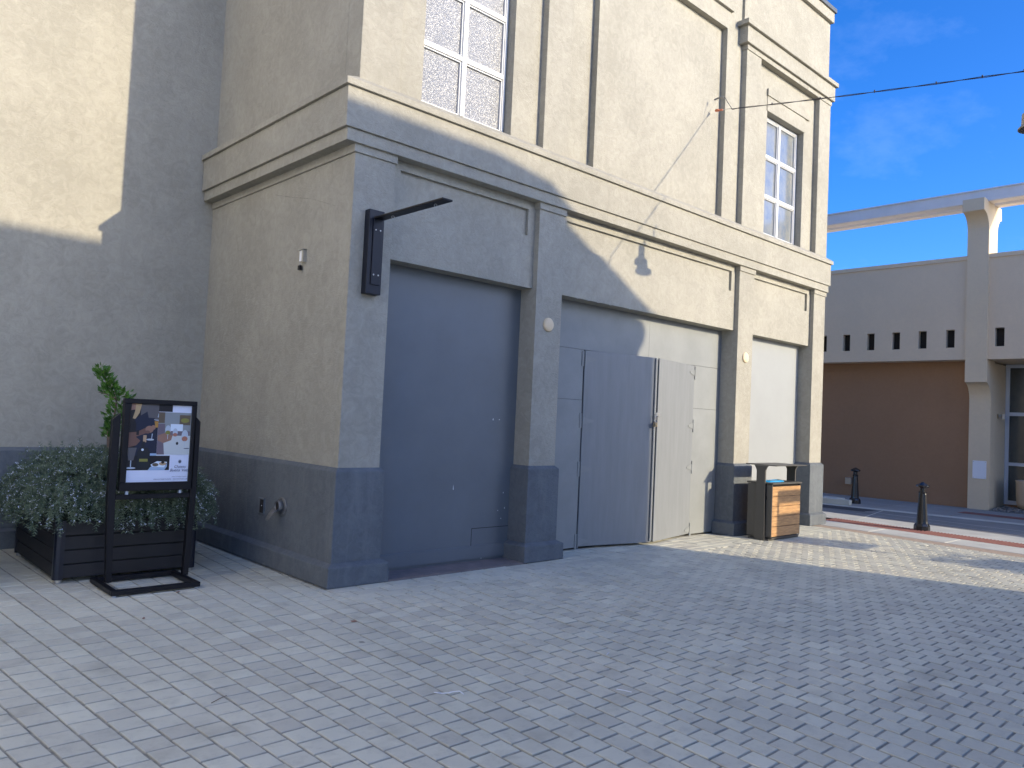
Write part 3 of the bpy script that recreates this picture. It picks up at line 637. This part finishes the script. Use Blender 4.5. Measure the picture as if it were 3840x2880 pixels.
text(poster, 'Buena Vista', px0+PW*.84, pz0+PH*(1-.862), .034, TY, ink, 'script_lettering', .35, wid=.165)
text(poster, 'FIRST STREET NAPA', px0+PW*.845, pz0+PH*(1-.935), .010, TY, ink, 'small_lettering', wid=.125)
text(poster, 'FIRSTSTREETNAPA', px0+PW*.575, pz0+PH*(1-.967), .013, TY, ink, 'small_lettering', wid=.145)
text(poster, 'FIRSTSTREETNAPA.COM', px0+PW*.865, pz0+PH*(1-.967), .013, TY, ink, 'small_lettering', wid=.125)

# ================================================================ planters, rosemary, young tree
def planter(x0, x1, y0, y1, label):
    t = thing('planter', label, 'planter', ((x0+x1)/2, (y0+y1)/2, 0), 'dark rectangular planters by the wall')
    H = .50
    for name, bx in (('front', (x0+.06, x1-.06, y0+.01, y0+.035)), ('back', (x0+.06, x1-.06, y1-.035, y1-.01)), ('l', (x0+.01, x0+.035, y0+.06, y1-.06)), ('r', (x1-.035, x1-.01, y0+.06, y1-.06))):
        c = MB()
        for k in range(4): c.box(bx[0], bx[1], bx[2], bx[3], .04+k*.118, .04+k*.118+.112)
        bevel(part('side_panel', c, M['planter_board'], t), .004)
    for x in (x0, x1):
        for y in (y0, y1):
            sx = 1 if x == x0 else -1; sy = 1 if y == y0 else -1
            c = MB(); r_ = .02; pts = [(x+sx*.07, y), (x+sx*.035, y), (x+sx*.01, y+sy*.01), (x, y+sy*.035), (x, y+sy*.07), (x+sx*.07, y+sy*.07)]
            if sx*sy > 0: pts = pts[::-1]
            c.prism(pts, .03, H+.02); part('corner_post', c, M['planter_post'], t)
            c = MB(); c.lathe((x+sx*.045, y+sy*.045, 0), [(.03, 0), (.03, .03)], 12); part('foot', c, M['steel'], t)
    c = MB(); c.box(x0+.04, x1-.04, y0+.04, y1-.04, .05, H-.04); part('soil', c, M['soil'], t)
    return t
planter(-1.80, -.63, 1.30, 2.84, 'dark slatted planter box behind the poster stand')
planter(-3.90, -2.77, 1.35, 2.9, 'dark slatted planter box at the far left edge, beyond the first')
def rosemary(x0, x1, y0, y1, n, label, ztop=.92, over=.37):
    t = thing('rosemary_bush', label, 'bush', ((x0+x1)/2, (y0+y1)/2, .46), 'trailing rosemary bushes')
    rnd = random.Random(int(abs(x0)*100)); nd = MB(); fl = MB(); core = MB()
    cx, cy = (x0+x1)/2, (y0+y1)/2
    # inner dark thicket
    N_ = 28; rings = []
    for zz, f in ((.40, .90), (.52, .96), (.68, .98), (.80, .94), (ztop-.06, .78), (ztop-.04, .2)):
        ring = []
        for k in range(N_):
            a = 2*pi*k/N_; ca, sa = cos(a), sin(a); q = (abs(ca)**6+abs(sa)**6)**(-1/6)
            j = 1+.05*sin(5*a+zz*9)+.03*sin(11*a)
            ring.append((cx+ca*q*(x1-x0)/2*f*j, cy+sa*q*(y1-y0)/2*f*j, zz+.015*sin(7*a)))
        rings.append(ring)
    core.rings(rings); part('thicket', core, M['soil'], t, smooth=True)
    def needle(p, d, l, wd, mb_):
        a = d.cross(Vector((rnd.uniform(-1, 1), rnd.uniform(-1, 1), rnd.uniform(-1, 1)))).normalized()*wd
        e = p+d*l; mb_.add([p-a, p+a, e+a*.3, e-a*.3], [(0, 1, 2, 3)])
    for s_ in range(n):
        a = rnd.uniform(0, 2*pi); ca, sa = cos(a), sin(a); q = (abs(ca)**6+abs(sa)**6)**(-1/6)
        rr_ = rnd.random()**.45
        bx = cx+ca*q*(x1-x0)/2*rr_; by = cy+sa*q*(y1-y0)/2*rr_
        out = Vector((ca, sa, 0)); edge = max(0, (rr_-.55)/.45)
        L_ = rnd.uniform(.12, .26)+edge*rnd.uniform(.05, .36)
        p = Vector((bx, by, ztop-.09-.03*edge+rnd.uniform(-.08, .05))); d = (Vector((rnd.uniform(-.4, .4), rnd.uniform(-.4, .4), 1-.62*edge))+out*edge*1.5).normalized()
        steps = int(L_/.022)
        for k in range(steps):
            d = (d+Vector((rnd.gauss(0, .10), rnd.gauss(0, .10), rnd.gauss(0, .07)-.13*edge-.03))).normalized()
            lim = Vector((p.x-cx, p.y-cy, 0))
            if abs(lim.x) > (x1-x0)/2+over*.8 or abs(lim.y) > (y1-y0)/2+over*.8: d = (d+Vector((0, 0, -.6))-lim.normalized()*.25).normalized()
            p = p+d*.022
            if p.z < .40+rnd.random()*.05: break
            for _ in range(5):
                sd = Vector((rnd.uniform(-1, 1), rnd.uniform(-1, 1), rnd.uniform(-1, 1))); sd = (sd-d*sd.dot(d)).normalized()
                needle(p, (d*.7+sd).normalized(), rnd.uniform(.018, .034), .0034, nd)
            if rnd.random() < .15:
                for _ in range(rnd.randint(1, 4)):
                    fo = p+Vector((rnd.gauss(0, .008), rnd.gauss(0, .008), rnd.gauss(0, .008)))+Vector((p.x-cx, p.y-cy, .1)).normalized()*.01
                    needle(fo, Vector((rnd.uniform(-1, 1), rnd.uniform(-1, 1), rnd.uniform(-1, 1))).normalized(), .011, .0042, fl)
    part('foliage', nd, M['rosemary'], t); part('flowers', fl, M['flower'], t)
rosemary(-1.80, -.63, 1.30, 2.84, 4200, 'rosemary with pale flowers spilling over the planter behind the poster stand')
rosemary(-3.90, -2.66, 1.35, 2.9, 1500, 'rosemary bush cut off by the left edge of the picture', over=.34)
tr = thing('young_tree', 'narrow young evergreen with glossy green leaves growing out of the rosemary', 'tree', (-1.25, 2.05, .46))
c = MB(); base = Vector((-1.225, 2.02, .46))
c.tube([base, (-1.225, 2.02, .8), (-1.235, 2.02, 1.05), (-1.25, 2.02, 1.25)], [.026, .024, .021, .015], 8); part('trunk', c, M['bark'], tr)
c = MB(); rnd = random.Random(5)
spine = [Vector(p) for p in ((-1.235, 2.02, 1.18), (-1.21, 2.02, 1.38), (-1.20, 2.02, 1.55), (-1.26, 2.02, 1.67), (-1.36, 2.02, 1.83))]
def leafq(p, d, l, w_):
    sdv = d.cross(Vector((rnd.uniform(-1, 1), rnd.uniform(-1, 1), rnd.uniform(-.3, 1)))).normalized()
    nrm = d.cross(sdv)*l*.12
    c.add([p, p+d*l*.45+sdv*w_+nrm, p+d*l, p+d*l*.45-sdv*w_+nrm, p+d*l*.5], [(0, 1, 4), (1, 2, 4), (2, 3, 4), (3, 0, 4)])
br = MB()
for k in range(520):
    t = rnd.random(); i = min(3, int(t*4)); f = t*4-i; p = spine[i].lerp(spine[i+1], f)
    rad = (.065 if t < .25 else .105 if t < .68 else .05)*rnd.random()**.5; a = rnd.uniform(0, 2*pi)
    if .3 < t < .6: p = p+Vector((.05, 0, 0))
    p = p+Vector((cos(a)*rad, sin(a)*rad, rnd.gauss(0, .02)))
    leafq(p, Vector((cos(a), sin(a), rnd.uniform(.3, 1.6))).normalized(), rnd.uniform(.045, .07), rnd.uniform(.012, .018))
for k in range(26):
    p = Vector((-1.10, 2.0, 1.44))+Vector((rnd.gauss(0, .05), rnd.gauss(0, .03), rnd.gauss(0, .025))); leafq(p, Vector((rnd.uniform(-.3, 1), rnd.uniform(-1, 1), .8)).normalized(), .05, .012)
part('crown', c, M['leaf'], tr)
br.tube([spine[0], spine[1], spine[2], spine[3], spine[4]], [.014, .010, .007, .005, .003], 6); br.tube([(-1.21, 2.02, 1.56), (-1.30, 2.0, 1.60), (-1.37, 1.98, 1.615)], .004, 5); part('branches', br, M['bark'], tr)

# ================================================================ litter bin
bn = thing('litter_bin', 'litter bin with wooden slat front, dark steel sides and flat raised lid', 'litter bin', (7.07, -.34, 0))
X0, X1, Y0, Y1 = 6.66, 7.50, -.53, -.15
c = MB(); c.box(X0+.03, X1-.03, Y0+.03, Y1-.03, .03, .79); part('inner_body', c, M['black'], bn)
for y0, y1 in ((Y0, Y0+.028), (Y1-.028, Y1)):
    sl = MB(); zz = [.055+(.76-.055)*k/5 for k in range(6)]
    for k in range(5): sl.box(X0+.012, X1-.012, y0, y1, zz[k]+.003, zz[k+1]-.003)
    bevel(part('wooden_front' if y0 == Y0 else 'wooden_back', sl, M['wood'], bn), .003)
for x in (X0, X1-.012):
    c = MB(); c.box(x, x+.012, Y0+.001, -.44, .05, .785); c.box(x, x+.012, -.29, Y1-.001, .05, .785); bevel(part('side_panel', c, M['bin_steel'], bn), .002)
for xa, xb in ((X0-.035, X0-.006), (X1+.006, X1+.035)):
    c = MB(); c.rings([[(xa, ya, z), (xb, ya, z), (xb, yb, z), (xa, yb, z)] for z, ya, yb in ((0.0, -.445, -.285), (.62, -.432, -.298), (.78, -.432, -.298), (.98, -.432, -.298), (1.02, -.45, -.28), (1.048, -.47, -.26))])
    p_ = bevel(part('post', c, M['bin_steel'], bn), .002)
c = MB(); c.box(X0-.005, X0-.0005, -.45, -.441, .57, .62); part('keyhole', c, M['slot'], bn)
c = MB(); c.box(X0-.03, X1+.03, -.60, -.12, 1.05, 1.064); bevel(part('lid', c, M['bin_steel'], bn), .003)
c = MB()
for a in ((X0-.01, X1+.01, Y0-.012, Y0+.09), (X0-.01, X1+.01, Y1-.09, Y1+.012), (X0-.01, X0+.1, Y0+.09, Y1-.09), (X1-.1, X1+.01, Y0+.09, Y1-.09)): c.box(a[0], a[1], a[2], a[3], .79, .812)
bevel(part('top_rim', c, M['bin_steel'], bn), .002)
c = MB()
for k in range(12):
    a = 2*pi*k/12; a2 = 2*pi*(k+1)/12
    c.add([(7.03+.28*cos(a), -.34+.11*sin(a), .80), (7.03+.28*cos(a2), -.34+.11*sin(a2), .80), (7.03+.24*cos(a2), -.34+.10*sin(a2), .828+.006*sin(3*a2)), (7.03+.24*cos(a), -.34+.10*sin(a), .828+.006*sin(3*a))], [(0, 1, 2, 3)])
c.add([(6.85, -.40, .829), (7.10, -.42, .832), (7.15, -.30, .826), (6.9, -.27, .829)], [(0, 1, 2, 3)])
part('liner', c, M['bag'], bn)
c = MB(); c.box(X0-.02, X1+.02, Y0+.03, Y1-.03, 0, .02); c.box(X0+.02, X1-.02, Y0-.0, Y1, .028, .045); bevel(part('base_plate', c, M['bin_steel'], bn), .003)

# ================================================================ bollards
def bollard(x, y, label):
    t = thing('bollard', label, 'bollard', (x, y, 0), 'black cast-iron bollards along the street')
    c = MB(); c.lathe((x, y, 0), [(.128, 0), (.124, .075), (.108, .105), (.098, .118)], 8); bevel(part('pedestal', c, M['gloss_black'], t), .005)
    c = MB(); c.lathe((x, y, 0), [(.090, .112), (.084, .15), (.055, .60), (.050, .62)], 16, flute=.16); part('fluted_shaft', c, M['gloss_black'], t)
    c = MB(); c.lathe((x, y, 0), [(.060, .615), (.062, .64), (.044, .645), (.042, .70), (.052, .715)], 16); part('neck', c, M['gloss_black'], t)
    c = MB(); c.lathe((x, y, 0), [(.085, .715), (.104, .735), (.100, .752), (.04, .785), (.018, .80)], 8); bevel(part('cap', c, M['gloss_black'], t), .003)
bollard(14.15, 1.49, 'farther black bollard standing by the brown wall')
bollard(10.47, -1.19, 'nearer black bollard standing on the red tactile strip')

# ================================================================ far shop building
fb = thing('far_building', 'single-storey building with cream fascia, small slot openings and brown wall', 'building', (17, 0, 0))
XF = 15.8; YN, YS = 14.0, -9.0; zb, zs0, zs1, zt = 3.34, 3.62, 4.03, 5.60
slots = []
y = -.775+.0
yl = [2.59+.594*k for k in range(-4, 19)]
yl = [v for v in yl if v > .1]+[-.775-.594*k for k in range(13)]
yl.sort()
c = MB(); c.box(XF, 16.4, YS, YN, zb, zs0); c.box(XF, 16.4, YS, YN, zs1, zt)
prev = YS
for v in yl:
    c.box(XF, 15.93, prev, v-.18, zs0, zs1); prev = v
c.box(XF, 15.93, prev, YN, zs0, zs1)
part('fascia', c, M['far_fascia'], fb)
c = MB(); c.box(15.93, 16.4, YS+.01, YN-.01, zs0, zs1); part('slot_backing', c, M['slot'], fb)
c = MB(); c.box(XF-.025, 16.2, YS-.02, YN, zt, zt+.09); part('parapet_cap', c, M['far_fascia'], fb)
c = MB(); c.box(16.2, 30, -.4, YN, 0, zb-.001); part('brown_wall', c, M['brown'], fb)
c = MB(); c.box(16.4, 30, YS, YN, zb, 5.2); c.box(17.35, 30, YS, -.4, 0, zb-.001); part('rear_wall', c, M['far_cream'], fb)
def pillar(y0, y1):
    pr = [(16.1, 0), (16.1, 2.40)]
    for k in range(1, 9):
        a = k/8*pi/2; pr.append((16.1-.35*(1-cos(a))*1.0, 2.40+.43*sin(a)))
    pr += [(15.75, 2.84), (15.75, 6.22)]
    for k in range(1, 9):
        a = k/8*pi/2; pr.append((15.75-.38*(1-cos(a)), 6.22+.38*sin(a)))
    pr += [(15.37, 6.62), (15.37, 6.87), (15.62, 6.87), (15.62, 6.84), (15.98, 6.84), (15.98, 6.87), (16.12, 6.87), (16.12, 6.84), (16.42, 6.84), (16.42, 6.87), (16.62, 6.87), (16.66, 6.60)]
    for k in range(7, -1, -1):
        a = k/8*pi/2; pr.append((16.36+.30*(1-cos(a)), 6.22+.38*sin(a)))
    pr += [(16.36, 3.3), (17.3, 3.3), (17.3, 0)]
    c = MB()
    n = len(pr)
    c.rings([[(u_, y0, z) for u_, z in pr], [(u_, y1, z) for u_, z in pr]])
    return part('pillar', c, M['far_cream'], fb)
for y in (-.635, -6.6, 5.4, 11.2): pillar(y, y+.43)
for x0, x1 in ((15.65, 15.95), (16.15, 16.39)):
    c = MB(); c.box(x0, x1, YS-.5, YN+.5, 6.85, 7.10); c.box(x0-.03, x1+.03, YS-.5, YN+.5, 7.10, 7.13); part('trellis_beam', c, M['beam'], fb)
# glazed doors right of the pillar
df = part('door_frame', (lambda c: [c.box(17.18, 17.26, a, b, z0, z1) for a, b, z0, z1 in ((-.72, -.64, .1, 3.33), (-1.62, -1.54, .1, 3.33), (-2.5, -2.42, .1, 3.33), (-2.42, -.72, 3.25, 3.33), (-1.54, -.72, 2.14, 2.22), (-1.54, -.72, .99, 1.065), (-1.54, -.72, .1, .19), (-2.42, -1.62, 2.14, 2.22), (-2.42, -1.62, .1, .19))] and c)(MB()), M['alu'], fb)
c = MB(); c.box(17.21, 17.22, -2.45, -.70, .12, 3.3); part('door_glass', c, M['doorglass'], df)
c = MB(); c.box(17.26, 17.36, YS, -.4, 0, 3.33); part('shop_wall', c, M['brown'], fb)
pq = tag(part('wall_plaque', MB().box(16.085, 16.097, -.575, -.30, .685, 1.085), M['plaque'], None, loc=(16.09, -.44, .88)), 'blank white rectangular plaque fixed to the cream pillar', 'plaque'); bevel(pq, .003)
for y in (-.555, -.32):
    for z in (.71, 1.06): part('screw', MB().lathe((16.085, y, z), [(.009, 0), (.008, -.003)], 8, axis='x'), M['steel'], pq)
sp = thing('spotlight', 'small round brass spotlight on the side of the cream pillar', 'spotlight', (16.65, -.65, 2.1))
c = MB(); c.lathe((16.62, -.636, 2.11), [(.06, 0), (.06, -.012), (.03, -.02)], 16, axis='y'); part('mount', c, M['brass'], sp)
c = MB(); c.tube([(16.64, -.65, 2.11), (16.66, -.70, 2.12)], .012, 8); c.tube([(16.66, -.73, 2.16), (16.68, -.73, 2.05)], .045, 12); part('head', c, M['steel'], sp)
eb = thing('electrical_box', 'small grey electrical box low on the brown wall behind the bollard', 'electrical box', (16.2, 2.5, .36))
c = MB(); c.box(16.12, 16.199, 2.43, 2.58, .29, .45, 0, .005); part('housing', c, M['steel'], eb)
c = MB(); c.box(16.112, 16.12, 2.445, 2.565, .305, .435); part('cover', c, M['steel'], eb)
pt = thing('stone_pot', 'large beige cast-stone pot beside the glass doors', 'pot', (16.9, -1.35, 0))
c = MB(); c.lathe((16.72, -1.36, 0), [(.24, 0.06), (.32, .10), (.345, .2), (.36, .65), (.37, .69), (.34, .695), (.32, .66), (.3, .6)], 32); part('pot_body', c, M['pot'], pt, smooth=True)
g = MB(); rnd = random.Random(3)
for k in range(900):
    x = 16.08+rnd.random()**1.0*1.1; y = -.70-rnd.random()*2.4; r_ = rnd.uniform(.018, .04); z = .02+.05*min(1, (x-16.08)*3)*rnd.random()
    a0 = rnd.uniform(0, 6)
    g.lathe((x, y, z-.01), [(r_*.6, -.01), (r_, .006), (r_*.9, .018), (r_*.35, .028)], 5)
struct('gravel', g, M['gravel'], 'stuff')
g = MB(); g.box(16.02, 17.2, -3.2, -.66, 0, .012); struct('gravel_bed', g, M['gravel'])

# ================================================================ buildings across the plaza (outside the picture; they throw its shadows; the white one is added for fill light)
ob2 = thing('opposite_building', 'cream stucco building across the plaza with stepped roofline', 'building', (3, -14, 0))
pr = [(-.9, 0), (-.9, 7.90), (5.3, 7.84), (6.1, 7.72), (8.15, 6.64), (8.38, 6.55), (8.45, 6.42), (8.42, 6.28), (8.31, 6.12), (8.30, 5.9), (8.30, 0)]
c = MB(); c.rings([[(x, -11.0, z) for x, z in pr], [(x, -24.0, z) for x, z in pr]]); part('wall', c, st, ob2)
ob3 = thing('neighbour_building', 'low stucco shop building farther down the street', 'building', (18, -20, 0))
c = MB(); c.box(15.8, 30, -34, -18.6, 0, 4.72); c.box(15.8, 30, -18.6, -16.6, 0, 4.55); c.box(15.8, 30, -16.6, -9.2, 0, 4.2); part('wall', c, M['far_cream'], ob3)
ob4 = thing('fill_bounce_wall', 'unseen white wall added on the west side to bounce fill light', 'building', (-10, -1, 0))  # unseen, added to bounce sunlight onto the shaded side wall
c = MB(); c.prism([(-4.9, 3.25), (-18, 3.25), (-18, -7), (-10.5, -7)], 0, 11); part('wall', c, mat('bounce_white', (.82, .80, .76), .7, var=.05), ob4)
# directory sign and planting just outside the right edge
ds = thing('directory_sign', 'framed directory sign on two posts in the plaza', 'sign', (8.6, -5.0, 0))
for x in (8.27, 9.05):
    c = MB(); c.box(x-.02, x+.02, -5.02, -4.98, 0, 2.12); part('post', c, M['black'], ds)
c = MB(); c.box(8.30, 8.98, -5.01, -4.99, 1.10, 1.80); part('panel', c, M['panel'], ds)
c = MB(); c.box(8.30, 8.98, -5.01, -4.99, 1.95, 2.13); part('header', c, M['panel'], ds)
hb = thing('hedge', 'low clipped hedge in the plaza', 'hedge', (8.8, -5.6, 0))
c = MB(); rnd = random.Random(11)
for k in range(1500):
    p = Vector((rnd.uniform(8.1, 9.0), rnd.uniform(-6.3, -5.2), rnd.random()**.7*.92)); d = Vector((rnd.uniform(-1, 1), rnd.uniform(-1, 1), rnd.uniform(-.2, 1))).normalized(); s2 = d.cross(Vector((0, 0, 1))).normalized()*.03
    c.add([p, p+d*.05+s2, p+d*.12, p+d*.05-s2], [(0, 1, 2, 3)])
part('foliage', c, M['leaf'], hb)
c = MB(); c.box(8.15, 8.95, -6.25, -5.25, 0, .78); part('core', c, M['soil'], hb)

# ================================================================ litter on the paving
c = MB(); wr = [(-.775, -2.53), (-.768, -2.555), (-.745, -2.558), (-.722, -2.575), (-.712, -2.595), (-.700, -2.575), (-.675, -2.58), (-.655, -2.605), (-.652, -2.63), (-.655, -2.642)]
c.tube([(x, y, .006+.004*sin(i*2)) for i, (x, y) in enumerate(wr)], .003, 6)
tag(part('white_wire', c, M['whitebit'], None, loc=(-.72, -2.58, 0)), 'bent piece of white wire lying on the pavers in the foreground', 'wire')
def litter(name, x, y, a, l, wd, m_, label, cat, grp):
    c = MB(); d = Vector((cos(a), sin(a), 0)); s2 = Vector((-sin(a), cos(a), 0)); p = Vector((x, y, .004))
    if wd < .006: c.tube([p-d*l/2, p+d*l*.1+s2*.003, p+d*l/2], wd, 5)
    else:
        pts = [p-d*l/2, p-d*l*.1+s2*wd, p+d*l*.3+s2*wd*.7, p+d*l/2+Vector((0, 0, .004)), p+d*l*.2-s2*wd*.8, p-d*l*.2-s2*wd+Vector((0, 0, .003))]
        c.rings([pts, [q+Vector((0, 0, .003)) for q in pts]])
    tag(part(name, c, m_, None, loc=(x, y, 0)), label, cat, grp)
litter('dry_leaf', -1.07, .52, .3, .04, .011, M['leafdry'], 'brown dry leaf beside the foot of the poster stand', 'leaf', 'dry leaves on the paving')
litter('dry_leaf', -1.55, -.15, 1.2, .035, .010, M['leafdry'], 'brown dry leaf on the pavers left of the foreground wire', 'leaf', 'dry leaves on the paving')
litter('dry_leaf', -.36, -1.02, 2.6, .05, .012, M['leafdry'], 'dark curled leaf on the pavers below the corner pier', 'leaf', 'dry leaves on the paving')
litter('white_straw', .14, -3.14, -1.2, .09, .003, M['whitebit'], 'thin white straw in a joint near the bottom edge', 'straw', 'white straws on the paving')
litter('white_straw', .62, -2.62, .4, .05, .003, M['whitebit'], 'short white straw right of the bent wire', 'straw', 'white straws on the paving')
litter('twig', -1.75, -1.95, .5, .12, .002, M['bark'], 'thin brown twig on the pavers at lower left', 'twig', None)
